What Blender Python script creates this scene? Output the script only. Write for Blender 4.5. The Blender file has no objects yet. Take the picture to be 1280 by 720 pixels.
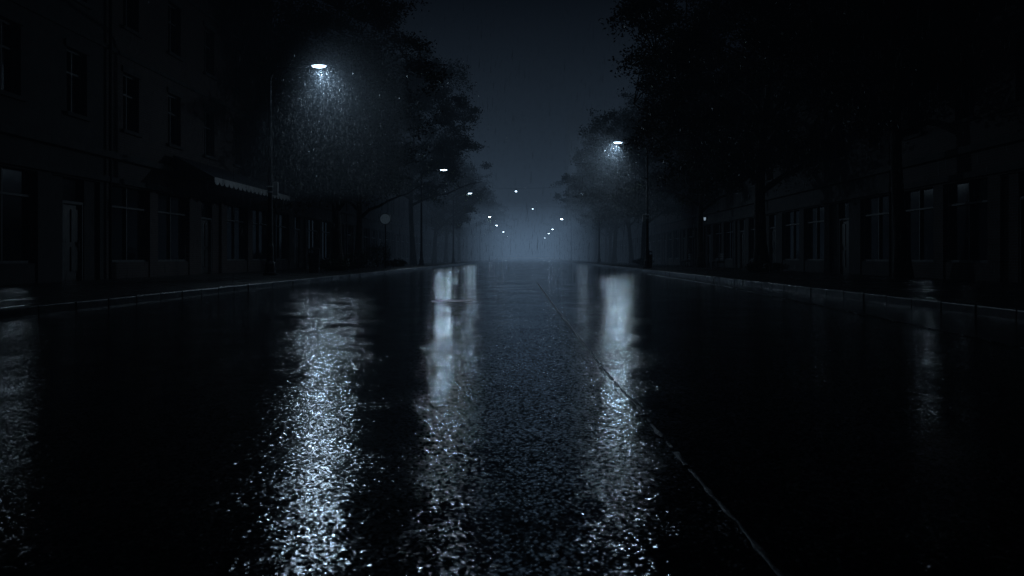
import bpy, math, random
import numpy as np
from mathutils import Vector
random.seed(5); rng=np.random.default_rng(5)
S=bpy.context.scene
C=S.collection

# ------------------------------------------------ helpers
def link(o,parent=None):
    C.objects.link(o)
    if parent is not None: o.parent=parent
    return o
def empty(name,loc=(0,0,0)):
    e=bpy.data.objects.new(name,None); e.location=loc; e.empty_display_size=.3
    return link(e)
def mesh_obj(name,V,F,mat=None,parent=None,smooth=False,loc=(0,0,0)):
    m=bpy.data.meshes.new(name); m.from_pydata([tuple(v) for v in V],[],[tuple(f) for f in F]); m.update()
    if mat: m.materials.append(mat)
    if smooth: m.polygons.foreach_set('use_smooth',[True]*len(m.polygons))
    o=bpy.data.objects.new(name,m); o.location=loc
    return link(o,parent)
class MB:
    def __init__(s): s.V=[];s.F=[]
    def box(s,x0,x1,y0,y1,z0,z1):
        if x0>x1:x0,x1=x1,x0
        if y0>y1:y0,y1=y1,y0
        b=len(s.V)
        s.V+=[(x0,y0,z0),(x1,y0,z0),(x1,y1,z0),(x0,y1,z0),(x0,y0,z1),(x1,y0,z1),(x1,y1,z1),(x0,y1,z1)]
        s.F+=[tuple(b+i for i in f) for f in [(0,3,2,1),(4,5,6,7),(0,1,5,4),(1,2,6,5),(2,3,7,6),(3,0,4,7)]]
    def poly(s,pts):
        b=len(s.V); s.V+=[tuple(p) for p in pts]; s.F.append(tuple(range(b,b+len(pts))))
    def tube(s,pts,rad,n=8,cap=True):
        pts=[Vector(p) for p in pts]; b=len(s.V); u=None
        for i,p in enumerate(pts):
            d=(pts[min(i+1,len(pts)-1)]-pts[max(i-1,0)]).normalized()
            if u is None:
                u=d.orthogonal().normalized()
            u=(u-d*u.dot(d)).normalized(); w=d.cross(u)
            for k in range(n):
                a=2*math.pi*k/n
                s.V.append(tuple(p+(u*math.cos(a)+w*math.sin(a))*rad[i]))
        for i in range(len(pts)-1):
            for k in range(n):
                k2=(k+1)%n
                s.F.append((b+i*n+k,b+i*n+k2,b+(i+1)*n+k2,b+(i+1)*n+k))
        if cap:
            s.F.append(tuple(b+k for k in range(n))[::-1]); s.F.append(tuple(b+(len(pts)-1)*n+k for k in range(n)))
    def obj(s,name,mat,parent=None,smooth=False,bevel=0):
        o=mesh_obj(name,s.V,s.F,mat,parent,smooth)
        if bevel:
            md=o.modifiers.new('b','BEVEL'); md.width=bevel; md.segments=2
        return o
def np_mesh(name,V,F,mat):
    m=bpy.data.meshes.new(name); n=len(F); k=F.shape[1]
    m.vertices.add(len(V)); m.vertices.foreach_set('co',V.astype(np.float32).ravel())
    m.loops.add(n*k); m.loops.foreach_set('vertex_index',F.astype(np.int32).ravel())
    m.polygons.add(n); m.polygons.foreach_set('loop_start',np.arange(0,n*k,k,dtype=np.int32))
    m.polygons.foreach_set('loop_total',np.full(n,k,dtype=np.int32))
    m.update(calc_edges=True); m.validate(); m.materials.append(mat)
    return m

# ------------------------------------------------ materials
def newmat(name):
    m=bpy.data.materials.new(name); m.use_nodes=True; nt=m.node_tree
    return m,nt,nt.nodes['Principled BSDF']
def noise(nt,scale,detail=4,vec=None,rough=.55):
    n=nt.nodes.new('ShaderNodeTexNoise'); n.inputs['Scale'].default_value=scale
    n.inputs['Detail'].default_value=detail; n.inputs['Roughness'].default_value=rough
    if vec is not None: nt.links.new(vec,n.inputs['Vector'])
    return n.outputs['Fac']
def ramp(nt,fac,stops):
    r=nt.nodes.new('ShaderNodeValToRGB'); e=r.color_ramp.elements
    while len(e)<len(stops): e.new(.5)
    for i,(p,c) in enumerate(stops):
        e[i].position=p; e[i].color=(c,c,c,1) if not isinstance(c,tuple) else (*c,1)
    nt.links.new(fac,r.inputs[0]); return r.outputs[0]
def objco(nt,scale=(1,1,1)):
    t=nt.nodes.new('ShaderNodeTexCoord'); mp=nt.nodes.new('ShaderNodeMapping'); mp.inputs['Scale'].default_value=scale
    nt.links.new(t.outputs['Object'],mp.inputs[0]); return mp.outputs[0]
def math_(nt,op,a,b,c=None):
    m=nt.nodes.new('ShaderNodeMath'); m.operation=op
    for i,v in enumerate((a,b,c)):
        if v is None: continue
        if isinstance(v,(int,float)): m.inputs[i].default_value=v
        else: nt.links.new(v,m.inputs[i])
    return m.outputs[0]
def vmath(nt,op,a,b=None,scale=None,out=0):
    m=nt.nodes.new('ShaderNodeVectorMath'); m.operation=op
    for i,v in enumerate((a,b)):
        if v is None: continue
        if isinstance(v,tuple): m.inputs[i].default_value=v
        else: nt.links.new(v,m.inputs[i])
    if scale is not None:
        if isinstance(scale,(int,float)): m.inputs['Scale'].default_value=scale
        else: nt.links.new(scale,m.inputs['Scale'])
    return m.outputs[out]
def bump(nt,h,strength,dist,normal=None):
    b=nt.nodes.new('ShaderNodeBump'); b.inputs['Strength'].default_value=strength; b.inputs['Distance'].default_value=dist
    nt.links.new(h,b.inputs['Height'])
    if normal is not None: nt.links.new(normal,b.inputs['Normal'])
    return b.outputs[0]
def simple(name,c1,c2,sc=3,rough=.6,metal=0,bs=.3,bd=.01):
    m,nt,p=newmat(name); v=objco(nt)
    f=noise(nt,sc,3,v); nt.links.new(ramp(nt,f,[(.3,c1),(.7,c2)]),p.inputs['Base Color'])
    p.inputs['Roughness'].default_value=rough; p.inputs['Metallic'].default_value=metal
    if bs: nt.links.new(bump(nt,noise(nt,sc*12,2,v),bs,bd),p.inputs['Normal'])
    return m

def wet_ground(name,c1,c2,r_lo,r_hi,grain,gd,ud,facet,slabs=None):
    m,nt,p=newmat(name); v=objco(nt); vs=objco(nt,(.7,.55,1)); vu=objco(nt,(1,.45,1))
    f=noise(nt,1.3,4,v); nt.links.new(ramp(nt,f,[(.3,c1),(.7,c2)]),p.inputs['Base Color'])
    pud=ramp(nt,noise(nt,1.5,8,vs,.7),[(.34,0.0),(.56,1.0)])     # 0 = water film, 1 = wet aggregate
    nt.links.new(math_(nt,'MULTIPLY_ADD',pud,r_hi-r_lo,r_lo),p.inputs['Roughness'])
    p.inputs['IOR'].default_value=1.42
    g=noise(nt,grain,3,v,.65)
    gg=math_(nt,'MULTIPLY',g,math_(nt,'MULTIPLY_ADD',pud,.8,.2))
    n1=bump(nt,gg,1.0,gd)
    n2=bump(nt,noise(nt,14,2,vu),1.0,.0022,n1)
    n3=bump(nt,noise(nt,1.1,3,vu),1.0,ud,n2)
    if slabs:
        br=nt.nodes.new('ShaderNodeTexBrick'); br.inputs['Scale'].default_value=1.0
        br.inputs['Brick Width'].default_value=slabs[0]; br.inputs['Row Height'].default_value=slabs[1]
        br.inputs['Mortar Size'].default_value=.012; nt.links.new(v,br.inputs['Vector'])
        n3=bump(nt,math_(nt,'SUBTRACT',1.0,br.outputs['Fac']),1.0,.01,n3)
    # wet aggregate: every stone carries its own little tilted water film; few stones tilt strongly
    out=n3
    amt=math_(nt,'MULTIPLY_ADD',pud,facet*.8,facet*.2)
    for sc,w in ((125,1.0),(64,.8)):
        vo=nt.nodes.new('ShaderNodeTexVoronoi'); vo.inputs['Scale'].default_value=sc; nt.links.new(v,vo.inputs['Vector'])
        c=vmath(nt,'SUBTRACT',vo.outputs['Color'],(.5,.5,.5)); c=vmath(nt,'MULTIPLY',c,(w*.8,w*1.3,0.0))
        d2=vmath(nt,'DOT_PRODUCT',c,c,None,1)
        k=math_(nt,'MULTIPLY',amt,math_(nt,'MULTIPLY_ADD',d2,3.2,.2))
        out=vmath(nt,'ADD',out,vmath(nt,'SCALE',c,None,k))
    nt.links.new(vmath(nt,'NORMALIZE',out),p.inputs['Normal'])
    return m
M_road=wet_ground('wet_asphalt',(.012,.013,.014),(.03,.031,.033),.04,.10,60,.0010,.006,.25)
M_walk=wet_ground('wet_paving',(.05,.05,.05),(.09,.09,.09),.2,.36,40,.003,.008,.5,(.9,.6))
M_kerb=simple('kerb_granite',(.08,.08,.08),(.14,.14,.14),6,.25)
M_soil=simple('ground_soil',(.03,.03,.025),(.06,.055,.045),2,.5)
M_tar=simple('tar_seam',(.008,.008,.009),(.02,.02,.022),20,.35,0,1,.004)
M_metal=simple('lamp_metal',(.03,.032,.035),(.06,.06,.065),8,.4,.5,.15,.003)
M_bark=simple('bark',(.03,.026,.02),(.08,.065,.05),5,.6,0,1,.03)
M_stucco=simple('stucco',(.065,.065,.065),(.11,.108,.105),1.2,.75)
M_stone=simple('stone',(.065,.065,.063),(.12,.118,.115),2,.75)
M_trim=simple('trim_stone',(.08,.08,.078),(.125,.123,.12),3,.75)
M_frame=simple('painted_frame',(.12,.12,.12),(.2,.2,.195),6,.5)
M_dark=simple('dark_wood',(.04,.035,.03),(.08,.07,.06),6,.4)
M_roof=simple('roof_slate',(.04,.042,.045),(.08,.08,.085),6,.4)
M_awn=simple('awning_canvas',(.07,.08,.10),(.12,.13,.15),8,.7)
M_val=simple('valance_canvas',(.65,.65,.64),(.8,.8,.79),8,.7)
M_white=simple('white_paint',(.7,.7,.7),(.8,.8,.8),6,.35)
m,nt,p=newmat('brick'); v=objco(nt)
sx=nt.nodes.new('ShaderNodeSeparateXYZ'); nt.links.new(v,sx.inputs[0]); cx=nt.nodes.new('ShaderNodeCombineXYZ')
nt.links.new(sx.outputs[1],cx.inputs[0]); nt.links.new(sx.outputs[2],cx.inputs[1])
br=nt.nodes.new('ShaderNodeTexBrick'); br.inputs['Scale'].default_value=1; br.inputs['Brick Width'].default_value=.24; br.inputs['Row Height'].default_value=.08
br.inputs['Mortar Size'].default_value=.008
br.inputs['Color1'].default_value=(.085,.052,.042,1); br.inputs['Color2'].default_value=(.12,.075,.06,1); br.inputs['Mortar'].default_value=(.13,.125,.12,1)
nt.links.new(cx.outputs[0],br.inputs['Vector']); nt.links.new(br.outputs[0],p.inputs['Base Color']); p.inputs['Roughness'].default_value=.7
M_brick=m
m,nt,p=newmat('window_glass'); p.inputs['Base Color'].default_value=(.02,.025,.03,1); p.inputs['Roughness'].default_value=.08
nt.links.new(bump(nt,noise(nt,1.5,1,objco(nt)),.3,.01),p.inputs['Normal']); M_glass=m
m,nt,p=newmat('foliage'); v=objco(nt)
f=noise(nt,.9,2,v); nt.links.new(ramp(nt,f,[(.3,(.030,.045,.018)),(.7,(.075,.10,.04))]),p.inputs['Base Color'])
p.inputs['Roughness'].default_value=.42; M_leaf=m
def emis(name,c,s,nosample=False):
    m,nt,p=newmat(name); p.inputs['Base Color'].default_value=(.8,.8,.8,1)
    p.inputs['Emission Color'].default_value=(*c,1); p.inputs['Emission Strength'].default_value=s
    if nosample:
        try: m.cycles.emission_sampling='NONE'
        except Exception: pass
    return m
LC=(.56,.78,1.0)
M_lens=emis('lamp_lens',LC,14,True)
M_lens2=emis('lamp_lens_mid',LC,14,True)
M_lensfar=emis('lamp_lens_far',LC,90,True)
M_bulb=emis('bulb',LC,14,True)
M_sig=emis('wall_lamp_glass',(.6,.8,1),.4,True)
M_signglow=emis('sign_face_glow',(.5,.75,1),.025,True)  # emission added to keep the sign face pale with the lamps behind
# rain: mostly clear water with a little scattered sheen
m=bpy.data.materials.new('rain_water'); m.use_nodes=True; nt=m.node_tree; p=nt.nodes['Principled BSDF']
p.inputs['Base Color'].default_value=(.9,.93,.96,1); p.inputs['Roughness'].default_value=.2
tr=nt.nodes.new('ShaderNodeBsdfTransparent'); mxs=nt.nodes.new('ShaderNodeMixShader'); mxs.inputs[0].default_value=.2
nt.links.new(tr.outputs[0],mxs.inputs[1]); nt.links.new(p.outputs[0],mxs.inputs[2]); nt.links.new(mxs.outputs[0],nt.nodes['Material Output'].inputs[0])
M_rain=m

# ------------------------------------------------ ground / road / pavements
KL,KR=-7.0,6.4
mesh_obj('ground',[(-900,-60,-.06),(900,-60,-.06),(900,1500,-.06),(-900,1500,-.06)],[(0,1,2,3)],M_soil)
mesh_obj('road',[(KL,-15,0),(KR,-15,0),(KR,900,0),(KL,900,0)],[(0,1,2,3)],M_road)
for x0,x1 in ((-13.1,KL-.28),(KR+.28,13.1)):
    b=MB(); b.box(x0,x1,-15,900,-.05,.124); b.obj('pavement',M_walk)
for side,x in ((-1,KL),(1,KR)):
    b=MB(); y=-15
    while y<330:
        L=1.0 if y<70 else 12
        j=random.uniform(-.006,.006)
        a,c=(x-.28,x) if side<0 else (x,x+.28)
        b.box(a+j,c+j,y+.006,y+L-.006,-.05,.128+random.uniform(-.004,.004)); y+=L
    b.obj('kerb',M_kerb,bevel=.018)
def seam(name,pts,w,wob,h=.004):
    V=[];F=[]
    n=420
    ys=np.linspace(pts[0][1],pts[-1][1],n)
    xs=np.interp(ys,[p[1] for p in pts],[p[0] for p in pts])
    nz=np.convolve(rng.normal(0,wob,n+12),np.ones(5)/2.2,'same')[6:6+n]
    for i in range(n):
        ww=w*(.3+1.0*random.random()); x=xs[i]+nz[i]; q=random.random()*h
        V+= [(x-ww,ys[i],.001),(x-ww*.45,ys[i],.0015+q),(x+ww*.45,ys[i],.0015+q*.7),(x+ww,ys[i],.001)]
    for i in range(n-1):
        if random.random()<.12: continue
        for k in range(3): F.append((4*i+k,4*i+k+1,4*i+5+k,4*i+4+k))
    mesh_obj(name,V,F,M_tar)
seam('road_seam',[(.67,1.6),(.62,3.6),(.56,5.8),(.45,13),(.3,26)],.012,.004,.006)
seam('gutter_seam',[(4.4,7),(4.75,12),(5.5,24),(5.7,40)],.035,.01,.008)
def manhole(x,y,r=.33):
    e=empty('manhole_cover',(x,y,0)); b=MB()
    b.tube([(0,0,-.02),(0,0,.003)],[r,r],32); b.obj('plate',M_metal,e)
    b=MB(); n=32
    for k in range(n):
        a0=2*math.pi*k/n;a1=2*math.pi*(k+1)/n
        b.poly([(math.cos(a0)*(r+.01),math.sin(a0)*(r+.01),.005),(math.cos(a0)*(r+.06),math.sin(a0)*(r+.06),.004),(math.cos(a1)*(r+.06),math.sin(a1)*(r+.06),.004),(math.cos(a1)*(r+.01),math.sin(a1)*(r+.01),.005)])
    for i in range(-4,5):
        h=math.sqrt(r*r-(i*.065)**2)*.9; b.box(i*.065-.012,i*.065+.012,-h,h,.003,.007)
    b.obj('rim',M_metal,e)
manhole(-1.4,15.5)

# ------------------------------------------------ street lamps
def street_lamp(x,y,side,far=False,power=100,spill=0,box=False,H=8.05,arm=1.75):
    e=empty('street_lamp',(x,y,.12)); n=8 if far else 14
    d=-side
    b=MB()
    prof=[(0,.26),(.10,.26),(.12,.2),(.45,.18),(.55,.13),(1.1,.12),(1.2,.095),(H-1.2,.066),(H-.75,.055)]
    b.tube([(0,0,z) for z,r in prof],[r for z,r in prof],n)
    b.obj('pole',M_metal,e,smooth=False)
    b=MB(); pts=[];rad=[]
    for t in np.linspace(0,1,9):
        a=t*math.pi/2
        pts.append((d*.45*(1-math.cos(a)),0,H-.77+.47*math.sin(a))); rad.append(.05-.006*t)
    pts.append((d*(arm-.3),0,H-.3+.07)); rad.append(.036)
    b.tube(pts,rad,8); b.obj('arm',M_metal,e,smooth=True)
    b=MB(); hx=d*arm; hz=H-.2
    secs=[(-.42,.05,.03),(-.30,.09,.05),(-.05,.15,.075),(.25,.15,.06),(.40,.08,.035)]
    base=len(b.V); m_=10
    for (sx_,w,h) in secs:
        for k in range(m_):
            a=math.pi*k/(m_-1); b.V.append((hx+d*sx_,math.cos(a)*w,hz+math.sin(a)*h))
    for i in range(len(secs)-1):
        for k in range(m_-1): b.F.append((base+i*m_+k,base+i*m_+k+1,base+(i+1)*m_+k+1,base+(i+1)*m_+k))
    b.poly([b.V[base+(len(secs)-1)*m_+k] for k in range(m_)]); b.poly([b.V[base+k] for k in range(m_)][::-1])
    b.obj('head',M_metal,e,smooth=True)
    b=MB(); K=14
    rows=[(0,1.0),(.35,.85),(.55,.45)]
    for (dz,s) in rows:
        for k in range(K):
            a=2*math.pi*k/K; b.V.append((hx+d*.08+math.cos(a)*.27*s,math.sin(a)*.14*s,hz-.004-dz*.12))
    for i in range(2):
        for k in range(K): b.F.append((i*K+k,i*K+(k+1)%K,(i+1)*K+(k+1)%K,(i+1)*K+k))
    b.F.append(tuple(2*K+k for k in range(K)))
    b.obj('lens',M_lensfar if far else (M_lens2 if y>60 else M_lens),e,smooth=True)
    if box:
        b=MB()
        b.box(.10,.30,-.03,.03,3.0,3.5) if side<0 else b.box(-.30,-.10,-.06,.06,2.9,3.35)
        b.box(-.11,.11,-.095,.095,3.1,3.14); b.box(-.11,.11,-.095,.095,3.3,3.34)
        b.obj('sign_plate',M_white,e,bevel=.01)
    if power:
        # street optic: throws along the carriageway, away from the facades
        L=bpy.data.lights.new('lamp_light','SPOT'); L.energy=power; L.color=LC; L.spot_size=math.radians(84); L.spot_blend=1; L.shadow_soft_size=.14
        o=bpy.data.objects.new('lamp_light',L); o.location=(hx+d*.08,0,hz-.26)
        o.rotation_euler=Vector((d*.42,-.84,-.36)).to_track_quat('-Z','Y').to_euler(); link(o,e)
    if spill:
        L=bpy.data.lights.new('lamp_downlight','SPOT'); L.energy=spill; L.color=LC; L.spot_size=math.radians(150); L.spot_blend=1; L.shadow_soft_size=.14
        o=bpy.data.objects.new('lamp_downlight',L); o.location=(hx+d*.08,0,hz-.22)
        o.rotation_euler=Vector((d*.35,0,-1)).to_track_quat('-Z','Y').to_euler(); link(o,e)
    return e
street_lamp(-9.65,31.4,-1,power=440,spill=140,box=True)
street_lamp(7.45,52.4,1,power=620,spill=170,box=True)
street_lamp(-8.75,68.9,-1,power=700,spill=90)
street_lamp(-8.4,94.4,-1,power=260)
street_lamp(8.1,95.5,1,power=120)
for y in (150,191,240,294): street_lamp(-8.9 if y>160 else -8.6,y,-1,True,0)
for y in (159,218,258,318): street_lamp(8.2,y,1,True,0)
for y,px,z in ((112,-1.6,9.6),(160,.9,10.0)):
    e=empty('suspended_lamp',(px,y,z)); b=MB()
    cab=[(t,0,.35+((t/12)**2)*.6) for t in np.linspace(-12.9-px,12.9-px,15)]
    b.tube(cab,[.012]*15,5); b.obj('cable',M_metal,e)
    b=MB(); b.tube([(0,0,.36),(0,0,.2),(0,0,.16),(0,0,.0)],[.02,.03,.12,.16],12); b.obj('shade',M_metal,e)
    b=MB(); b.tube([(0,0,-.004),(0,0,-.08),(0,0,-.12)],[.13,.11,.05],12); b.obj('bulb',M_bulb,e,smooth=True)

# ------------------------------------------------ trees
def tree_meshes(seed,H,R,trunk_h,nclump=110,per=230,leaf=.13,tr=.26,lean=0):
    r=np.random.default_rng(seed); rd=random.Random(seed)
    b=MB()
    tz=trunk_h
    top=Vector((r.normal(0,.3)+lean,r.normal(0,.3),H*.8))
    def tp(t): return Vector((top.x*t*t+.12*math.sin(t*7+seed),top.y*t*t+.12*math.cos(t*6+seed),top.z*t))
    ts=np.linspace(0,1,12)
    b.tube([tp(t)-Vector((0,0,.1 if t==0 else 0)) for t in ts],[tr*(1.45 if t==0 else (1-.88*t)) for t in ts],10)
    limbs=[]; nl=11
    for i in range(nl):
        t0=(tz/(H*.8))*(1)+ (i/nl)*.62*(1-tz/(H*.8))
        p0=tp(t0); az=i*2.4+rd.uniform(-.4,.4); f=i/nl
        L=R*(1.0-.4*f)*rd.uniform(.8,1.05); rise=rd.uniform(.35,.75)*L+f*1.5
        d=Vector((math.cos(az),math.sin(az),0)); pts=[];rad=[]
        side=Vector((-d.y,d.x,0))*rd.uniform(-.8,.8)
        for s in np.linspace(0,1,7):
            pts.append(p0+d*L*s+Vector((0,0,rise*(s**.8)))+side*s*s+Vector((rd.gauss(0,.08),rd.gauss(0,.08),rd.gauss(0,.08)))*(s>0))
            rad.append(tr*.5*(1-f*.5)*(1-.85*s))
        b.tube(pts,rad,6); limbs.append(pts)
    cz=(tz+H)/2+.3; hz=(H-tz)/2
    cl=[]
    lob=[r.uniform(0,6.28,6),r.uniform(.06,.16,6)]
    while len(cl)<nclump:
        u=r.normal(size=3); u/=np.linalg.norm(u); q=r.uniform(.25,1)**.5
        az=math.atan2(u[1],u[0]); k=1+sum(lob[1][j]*math.sin((j+2)*az+lob[0][j]+3*u[2]) for j in range(6))
        zz=u[2]*q*hz
        taper=1.0 if u[2]<.2 else 1-.25*(u[2]-.2)
        cl.append((u[0]*q*R*k*taper+lean*.5,u[1]*q*R*k*taper,cz+zz*(1+.15*(k-1))))
    allp=[p for l in limbs for p in l[2:]]+[tp(t) for t in ts[6:]]
    pos=[];
    for c in cl:
        cv=Vector(c); n=min(allp,key=lambda p:(p-cv).length+ (1.5 if p.z>cv.z else 0))
        mid=(n+cv)/2+Vector((rd.gauss(0,.2),rd.gauss(0,.2),rd.gauss(0,.15)+.1))
        b.tube([n,mid,cv],[tr*.13,tr*.08,.012],4,False)
        for q in range(3):
            e2=cv+Vector((rd.gauss(0,.7),rd.gauss(0,.7),rd.gauss(0,.45)))
            b.tube([cv.lerp(mid,.3),e2],[.018,.006],3,False)
            k=int(per*rd.uniform(.12,.6)); tt=r.uniform(0,1.15,k)[:,None]
            P=np.array(cv)*(1-tt)+np.array(e2)*tt+r.normal(0,1,(k,3))*np.array([.26,.26,.17])
            pos.append(P)
    P=np.concatenate(pos); n=len(P)
    a=r.normal(size=(n,3)); a[:,2]=a[:,2]*.6-.3; a/=np.linalg.norm(a,axis=1)[:,None]
    c=np.cross(a,r.normal(size=(n,3))); c/=np.linalg.norm(c,axis=1)[:,None]
    s=(leaf*r.uniform(.6,1.3,n))[:,None]
    V=np.stack([P-a*s*.5,P+c*s*.28,P+a*s*.6,P-c*s*.28],1).reshape(-1,3)
    F=np.arange(n*4).reshape(-1,4)
    return b,np_mesh('crown',V,F,M_leaf)
def tree(x,y,seed,H,R,th,**k):
    rot=k.pop('rot',0); b,lm=tree_meshes(seed,H,R,th,**k)
    e=empty('street_tree',(x,y,.12)); e.rotation_euler[2]=rot
    b.obj('trunk_and_limbs',M_bark,e,smooth=True); o=bpy.data.objects.new('crown',lm); link(o,e)
tree(-10.0,43.5,1,17,4.7,3.0,nclump=200,per=290,leaf=.16)
tree(-10.2,74,2,18.5,6.2,5.2,nclump=220,per=250,leaf=.2)
tree(-11.2,55,6,14,3.8,3.2,nclump=120,per=240,leaf=.17)
tree(11.1,40,3,18.5,7.0,3.7,nclump=320,per=300,leaf=.16,tr=.32)
tree(9.9,71,4,14.2,4.8,3.4,nclump=160,per=230,leaf=.19)
tree(12.2,27.5,9,16,5.0,4.6,nclump=220,per=250,leaf=.15,tr=.24)
tree(11.4,55,10,15,4.6,3.6,nclump=140,per=230,leaf=.17,tr=.24)
var=[]
for i,(s,H,R) in enumerate(((11,15,4.9),(12,14,4.5),(13,15.5,5.1))):
    b,lm=tree_meshes(s,H,R,3.6,nclump=130,per=130,leaf=.28)
    var.append((b,lm))
trunks=[None]*3
def itree(x,y,k,sc,rot):
    e=empty('street_tree',(x,y,.12)); e.scale=(sc,sc,sc); e.rotation_euler[2]=rot
    if trunks[k] is None:
        o=var[k][0].obj('trunk_and_limbs',M_bark,e,smooth=True); trunks[k]=o.data
    else: link(bpy.data.objects.new('trunk_and_limbs',trunks[k]),e)
    link(bpy.data.objects.new('crown',var[k][1]),e)
i=0
for y in (98,110,122,136,152,170,192,216,244,270):
    itree(-10.3-random.uniform(0,.7)-(.9 if y>118 else 0),y,i%3,random.uniform(.92,1.12),i*1.3); i+=1
for y in (86,100,112,126,142,160,180,206,232,262,290):
    itree(10.4+random.uniform(0,.7)+(.9 if y>118 else 0)+(1.2 if y>150 else 0),y,(i+1)%3,random.uniform(.92,1.12),i*1.7); i+=1
def shrub(x,y,r,h,seed,n=2600):
    g=np.random.default_rng(seed); e=empty('shrub',(x,y,.12))
    u=g.normal(size=(n,3)); u/=np.linalg.norm(u,axis=1)[:,None]; q=g.uniform(.3,1,n)[:,None]**.5
    k=(1+.2*np.sin(u[:,0]*5+seed)+.15*np.cos(u[:,1]*7))[:,None]
    P=u*q*k*np.array([r,r,h/2])+np.array([0,0,h/2]); P[:,2]=np.abs(P[:,2])
    a=g.normal(size=(n,3)); a/=np.linalg.norm(a,axis=1)[:,None]; c=np.cross(a,g.normal(size=(n,3))); c/=np.linalg.norm(c,axis=1)[:,None]
    s=.09*g.uniform(.6,1.3,n)[:,None]
    V=np.stack([P-a*s*.5,P+c*s*.3,P+a*s*.6,P-c*s*.3],1).reshape(-1,3)
    link(bpy.data.objects.new('leaves',np_mesh('leaves',V,np.arange(4*n).reshape(-1,4),M_leaf)),e)
    b=MB()
    for j in range(7):
        az=j*.9; b.tube([(0,0,-.02),(math.cos(az)*r*.3,math.sin(az)*r*.3,h*.4),(math.cos(az)*r*.7,math.sin(az)*r*.7,h*.75)],[.02,.015,.006],4)
    b.obj('stems',M_bark,e)
shrub(11.0,39.3,.95,.45,3); shrub(-9.9,43.0,.9,.6,4); shrub(-10.2,57,.9,1.6,5); shrub(-10.4,51,.8,1.0,6); shrub(-9.5,60.5,.9,.5,7); shrub(9.5,69.4,.8,.6,8)

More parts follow.
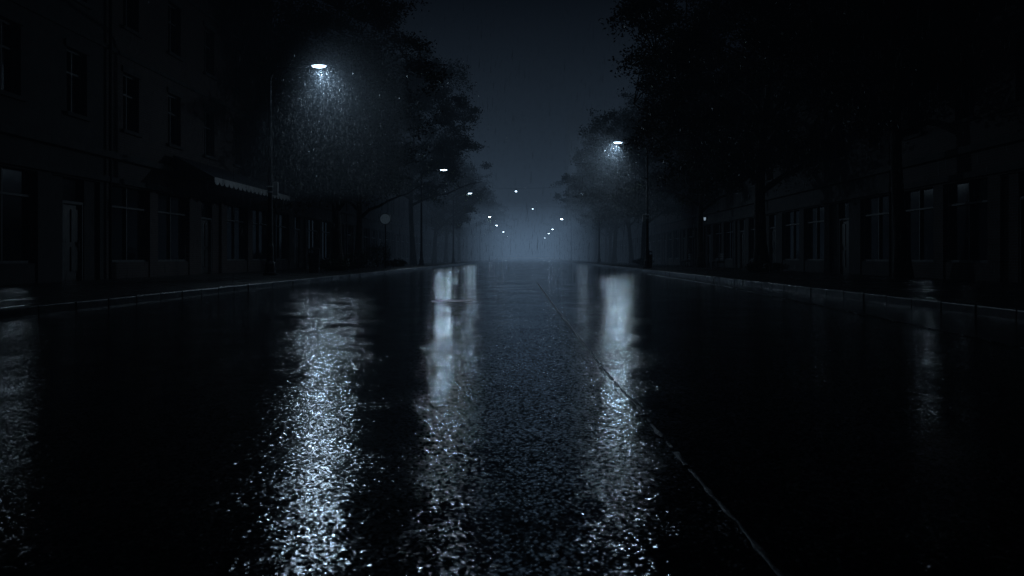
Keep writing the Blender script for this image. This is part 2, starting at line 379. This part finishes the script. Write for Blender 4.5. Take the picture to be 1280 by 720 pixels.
# ------------------------------------------------ buildings
def building(kind,side,y0,y1,floors,wall,trim,awning=None,door_at=1):
    X=13.1*side; e=empty(kind,(X,y0,.0)); L=y1-y0; D=10*side
    s=side
    bays=max(2,round(L/3.3)); bw=L/bays; g=4.1; fh=3.35; H=g+fh*floors
    w=MB(); t=MB(); gl=MB(); fr=MB(); dr=MB()
    T=.35*s
    for i in range(bays+1):
        pw=.32; a=max(0,i*bw-pw); c=min(L,i*bw+pw); w.box(0,T,a,c,0,3.1)
    w.box(0,T,0,L,3.1,g)
    t.box(-.12*s,0,0,L,3.15,3.32); t.box(-.18*s,0,0,L,g-.2,g)
    for i in range(bays):
        a=i*bw+.32; c=(i+1)*bw-.32
        if i%3==door_at:
            dm=(a+c)/2
            dr.box(.22*s,.28*s,dm-.5,dm+.5,.12,2.35)
            for yy in (dm-.58,dm+.5): fr.box(.12*s,.3*s,yy,yy+.08,.12,2.43)
            fr.box(.12*s,.3*s,dm-.5,dm+.5,2.352,2.43)
            gl.box(.24*s,.27*s,dm-.5,dm+.5,2.432,3.1)
            dr.box(.19*s,.219*s,dm-.38,dm-.05,.4,1.1); dr.box(.19*s,.219*s,dm+.05,dm+.38,.4,1.1)
            dr.box(.19*s,.219*s,dm-.38,dm-.05,1.25,2.2); dr.box(.19*s,.219*s,dm+.05,dm+.38,1.25,2.2)
            dr.box(.16*s,.189*s,dm+.40,dm+.43,1.0,1.3)
            w.box(.1*s,T,a,dm-.58,0,3.1); w.box(.1*s,T,dm+.58,c,0,3.1)
        else:
            w.box(.04*s,T,a,c,0,.65)
            gl.box(.22*s,.25*s,a,c,.65,3.1)
            for yy in (a,a+(c-a)/2-.03,c-.06): fr.box(.15*s,.219*s,yy,yy+.06,.65,3.1)
            fr.box(.13*s,.149*s,a,c,.65,.72); fr.box(.13*s,.149*s,a,c,2.4,2.46)
    for f in range(floors):
        z=g+f*fh
        w.box(0,T,0,L,z,z+.85); w.box(0,T,0,L,z+2.7,z+fh)
        ww=.55
        for i in range(bays+1):
            a=0 if i==0 else (i-.5)*bw+ww; c=L if i==bays else (i+.5)*bw-ww
            w.box(0,T,a,c,z+.85,z+2.7)
        for i in range(bays):
            m_=(i+.5)*bw
            gl.box(.22*s,.25*s,m_-ww,m_+ww,z+.85,z+2.7)
            for yy in (m_-ww,m_-.03,m_+ww-.06): fr.box(.16*s,.219*s,yy,yy+.06,z+.85,z+2.7)
            for zz in (z+.85,z+2.0,z+2.64): fr.box(.145*s,.159*s,m_-ww,m_+ww,zz,zz+.06)
            t.box(-.10*s,0,m_-ww-.12,m_+ww+.12,z+.74,z+.85)
            t.box(-.05*s,0,m_-ww-.1,m_+ww+.1,z+2.7,z+2.9)
        t.box(-.06*s,0,0,L,z+fh-.16,z+fh-.04)
    t.box(-.35*s,T,0,L,H,H+.3); 
    w.box(T+.005*s,D,0,.3,0,H); w.box(T+.005*s,D,L-.3,L,0,H); w.box(D,D-.3*s,.3,L-.3,0,H)
    for f in range(floors): w.box(.5*s,D-.31*s,.31,L-.31,(g+f*fh)-.25,(g+f*fh)-.03)
    w.obj('walls',wall,e); t.obj('cornice_and_sills',trim,e); gl.obj('windows',M_glass,e); fr.obj('frames',M_frame,e); dr.obj('door',M_dark,e)
    r=MB(); b0=-.3*s
    r.poly([(b0,0,H+.302),(b0,L,H+.302),(D*.5,L,H+2.6),(D*.5,0,H+2.6)]); r.poly([(D*.5,0,H+2.6),(D*.5,L,H+2.6),(D,L,H+.302),(D,0,H+.302)])
    r.poly([(b0,0,H+.302),(D*.5,0,H+2.6),(D,0,H+.302)]); r.poly([(b0,L,H+.302),(D*.5,L,H+2.6),(D,L,H+.302)])
    for yy in (L*.25,L*.7): r.box(D*.45,D*.55,yy,yy+1.2,H+1.5,H+3.6)
    r.obj('roof',M_roof,e)
    b=MB(); b.tube([(-.1*s,.12,.12),(-.1*s,.12,H)],[.05,.05],8); b.obj('downpipe',M_metal,e)
    if awning:
        a0,a1=awning[0]-y0,awning[1]-y0; pr=-1.7*s
        a=MB(); zt,zb=4.02,3.72
        a.poly([(-.2*s,a0,zt+.5),(-.2*s,a1,zt+.5),(pr,a1,zb),(pr,a0,zb)])
        a.poly([(-.2*s,a0,zt+.5),(pr,a0,zb),(-.2*s,a0,zb)]); a.poly([(-.2*s,a1,zt+.5),(pr,a1,zb),(-.2*s,a1,zb)])
        a.obj('awning_canvas',M_awn,e)
        vv=MB(); n=int((a1-a0)/.5); st=(a1-a0)/n
        for k in range(n):
            ya=a0+k*st; pts=[(pr-.01*s,ya,zb)]
            for q in range(9):
                aa=math.pi*q/8; pts.append((pr-.01*s,ya+st/2-math.cos(aa)*st/2,zb-.10-math.sin(aa)*.17))
            pts.append((pr-.01*s,ya+st,zb)); vv.poly(pts)
        vv.obj('awning_valance',M_val,e)
        rr=MB()
        for yy in np.linspace(a0+.05,a1-.05,5): rr.tube([(-.15*s,yy,3.5),(pr,yy,zb-.01)],[.018,.018],6)
        rr.obj('awning_arms',M_metal,e)
    return e
building('stone_townhouse',-1,2,13,3,M_stone,M_trim)
building('stucco_townhouse',-1,13,26,3,M_stucco,M_trim,door_at=0)
building('brick_shop_house',-1,26,43,3,M_brick,M_trim,awning=(30.5,41),door_at=2)
building('stucco_townhouse',-1,43,60,2,M_stucco,M_trim)
building('stone_townhouse',-1,60,80,3,M_stone,M_trim)
building('brick_townhouse',-1,80,104,2,M_brick,M_trim)
building('stone_townhouse',1,2,14,3,M_stone,M_trim)
building('brick_townhouse',1,14,30,3,M_brick,M_trim,door_at=2)
building('stucco_townhouse',1,30,47,3,M_stucco,M_trim)
building('stone_shop_house',1,47,66,2,M_stone,M_trim)
building('brick_townhouse',1,66,86,3,M_brick,M_trim)
building('stucco_townhouse',1,86,110,2,M_stucco,M_trim)
for s in (-1,1):
    y=104 if s<0 else 110; k=0
    while y<330:
        L=random.choice((20,24,28)); building(('stone_townhouse','stucco_townhouse','brick_townhouse')[k%3],s,y,y+L,random.choice((2,3)),(M_stone,M_stucco,M_brick)[k%3],M_trim); y+=L;k+=1

# ------------------------------------------------ street furniture
e=empty('round_sign',(-8.5,50,.12)); b=MB(); b.tube([(0,0,-.02),(0,0,3.25)],[.035,.035],8); b.obj('post',M_metal,e)
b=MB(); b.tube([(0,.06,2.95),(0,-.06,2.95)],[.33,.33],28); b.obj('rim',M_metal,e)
b=MB(); b.tube([(0,-.061,2.95),(0,-.07,2.95)],[.30,.29],28); b.obj('face',M_signglow,e)
e=empty('wall_lamp',(12.95,61,3.5)); b=MB(); b.box(-.02,.14,-.06,.06,.1,.2); b.tube([(-.1,0,.25),(-.1,0,.18)],[.03,.13],10); b.obj('bracket',M_metal,e)
b=MB(); b.tube([(-.1,0,.178),(-.1,0,.03),(-.1,0,-.04)],[.08,.07,.04],10); b.obj('glass',M_sig,e,smooth=True)
def bench(x,y):
    e=empty('park_bench',(x,y,.12)); b=MB()
    for i in range(4): b.box(-.22+i*.11,-.13+i*.11,-.8,.8,.43,.46)
    b.obj('seat',M_dark,e,bevel=.005); b=MB()
    for i in range(3): b.box(.24,.27,-.8,.8,.55+i*.13,.64+i*.13)
    b.obj('backrest',M_dark,e,bevel=.005); b=MB()
    for yy in (-.65,.65):
        b.box(-.2,-.15,yy-.025,yy+.025,0,.428); b.box(.19,.238,yy-.025,yy+.025,0,.93); b.box(-.149,.189,yy-.02,yy+.02,.36,.425)
    b.obj('legs',M_metal,e)
bench(11.3,50); bench(11.3,60)
def bin_(x,y):
    e=empty('litter_bin',(x,y,.12)); b=MB(); b.tube([(0,0,0),(0,0,.05),(0,0,.8),(0,0,.86)],[.2,.22,.26,.27],16); b.obj('body',M_metal,e)
    b=MB(); b.tube([(0,0,1.0),(0,0,1.08),(0,0,1.12)],[.29,.2,.05],16)
    for k in range(4):
        a=k*math.pi/2; b.box(.22*math.cos(a)-.015,.22*math.cos(a)+.015,.22*math.sin(a)-.015,.22*math.sin(a)+.015,.85,1.01)
    b.obj('lid',M_metal,e)
bin_(-9.3,36.5); bin_(8.2,57)

# ------------------------------------------------ rain (falling drops)
def drops(P,g,s,el):
    n=len(P); r=s*g.uniform(.6,1.4,n); l=r*el*g.uniform(.7,1.5,n)
    o=np.array([[1,0,0],[0,1,0],[-1,0,0],[0,-1,0]])
    V=np.zeros((n,6,3))
    for k in range(4): V[:,k]=P+o[k]*r[:,None]
    V[:,4]=P+np.stack([.05*l,0*l,l*1.4],1); V[:,5]=P-np.stack([.03*l,0*l,l*.8],1)
    f=np.array([[0,1,4],[1,2,4],[2,3,4],[3,0,4],[1,0,5],[2,1,5],[3,2,5],[0,3,5]])
    F=(np.arange(n)[:,None,None]*6+f[None]).reshape(-1,3)
    return V.reshape(-1,3),F
g=np.random.default_rng(9)
def cone(hx,hy,hz,n,rmax,depth):
    t=g.uniform(.02,1,n); a=g.uniform(0,6.28,n); rr=np.sqrt(g.uniform(0,1,n))*rmax*(.35+.65*t)
    return np.stack([hx+rr*np.cos(a),hy+rr*np.sin(a),hz-t*depth],1)
V1,F1=drops(np.concatenate([cone(-7.9,31.4,8.0,2400,3.0,4.8),cone(5.7,52.4,8.0,2000,3.0,4.8)]),g,.0075,6)
V2,F2=drops(np.stack([g.uniform(-13,13,26000),g.uniform(9,75,26000),g.uniform(.1,13,26000)],1),g,.0055,14)
link(bpy.data.objects.new('rain',np_mesh('rain',np.concatenate([V1,V2]),np.concatenate([F1,F2+len(V1)]),M_rain)))

# ------------------------------------------------ mist (extinction + emitted glow in place of scattered street light; lamp boxes do scatter)
def mist(name,x0,x1,y0,y1,z0,z1,dens,em,scatter=False):
    b=MB(); b.box(x0,x1,y0,y1,z0,z1); m=bpy.data.materials.new(name); m.use_nodes=True; nt=m.node_tree; nt.nodes.clear()
    o=nt.nodes.new('ShaderNodeOutputMaterial')
    if scatter:
        v=nt.nodes.new('ShaderNodeVolumeScatter'); v.inputs['Color'].default_value=(.8,.9,1,1); v.inputs['Density'].default_value=dens; v.inputs['Anisotropy'].default_value=.2
        nt.links.new(v.outputs[0],o.inputs['Volume'])
    else:
        v=nt.nodes.new('ShaderNodeVolumeAbsorption')
        v.inputs['Color'].default_value=(.0,.0,.0,1); v.inputs['Density'].default_value=dens
        em_=nt.nodes.new('ShaderNodeEmission'); em_.inputs[0].default_value=(.40,.65,1,1); em_.inputs[1].default_value=em
        a=nt.nodes.new('ShaderNodeAddShader'); nt.links.new(v.outputs[0],a.inputs[0]); nt.links.new(em_.outputs[0],a.inputs[1])
        nt.links.new(a.outputs[0],o.inputs['Volume'])
    b.obj(name,m)
mist('mist',-40,40,-12,520,-.3,30,.0035,.00003)
mist('mist',-12.5,12.5,64,500,-.2,22,.003,.00055)
mist('mist',-9,9,110,480,-.1,8,.004,.0022)
mist('mist',-12.4,-4.2,28,35,3.0,9.9,.016,0,True)
mist('mist',2.4,9.6,49,56,3.0,9.9,.018,0,True)

# ------------------------------------------------ world, moonlight, camera
W=bpy.data.worlds.new('World'); S.world=W; W.use_nodes=True; nt=W.node_tree; bg=nt.nodes['Background']
sky=nt.nodes.new('ShaderNodeTexSky'); sky.sky_type='NISHITA'; sky.sun_disc=False
sky.sun_elevation=math.radians(4); sky.sun_rotation=math.radians(0); sky.ozone_density=6; sky.air_density=1.5;sky.dust_density=.3
mx=nt.nodes.new('ShaderNodeMix'); mx.data_type='RGBA'; mx.blend_type='MULTIPLY'; mx.inputs[0].default_value=1
hs=nt.nodes.new('ShaderNodeHueSaturation'); hs.inputs['Saturation'].default_value=.15
nt.links.new(sky.outputs[0],hs.inputs['Color']); nt.links.new(hs.outputs[0],mx.inputs[6]); mx.inputs[7].default_value=(.40,.60,1,1)
nt.links.new(mx.outputs[2],bg.inputs[0]); bg.inputs[1].default_value=.0022
L=bpy.data.lights.new('moonlight','SUN'); L.energy=.001; L.angle=math.radians(10); L.color=(.6,.8,1)
o=bpy.data.objects.new('moonlight',L); o.rotation_euler=(math.radians(-50),0,0); link(o)
cam=bpy.data.cameras.new('camera'); co=bpy.data.objects.new('camera',cam); link(co); S.camera=co
co.location=(0,0,.82); co.rotation_euler=(math.radians(90),0,0)
cam.sensor_width=36; cam.lens=29.5; cam.shift_x=-20/1280; cam.shift_y=-39/1280; cam.clip_end=3000; cam.clip_start=.05
cam.dof.use_dof=True; cam.dof.focus_distance=22; cam.dof.aperture_fstop=5
S.view_settings.view_transform='Standard'; S.view_settings.look='None'; S.view_settings.exposure=0
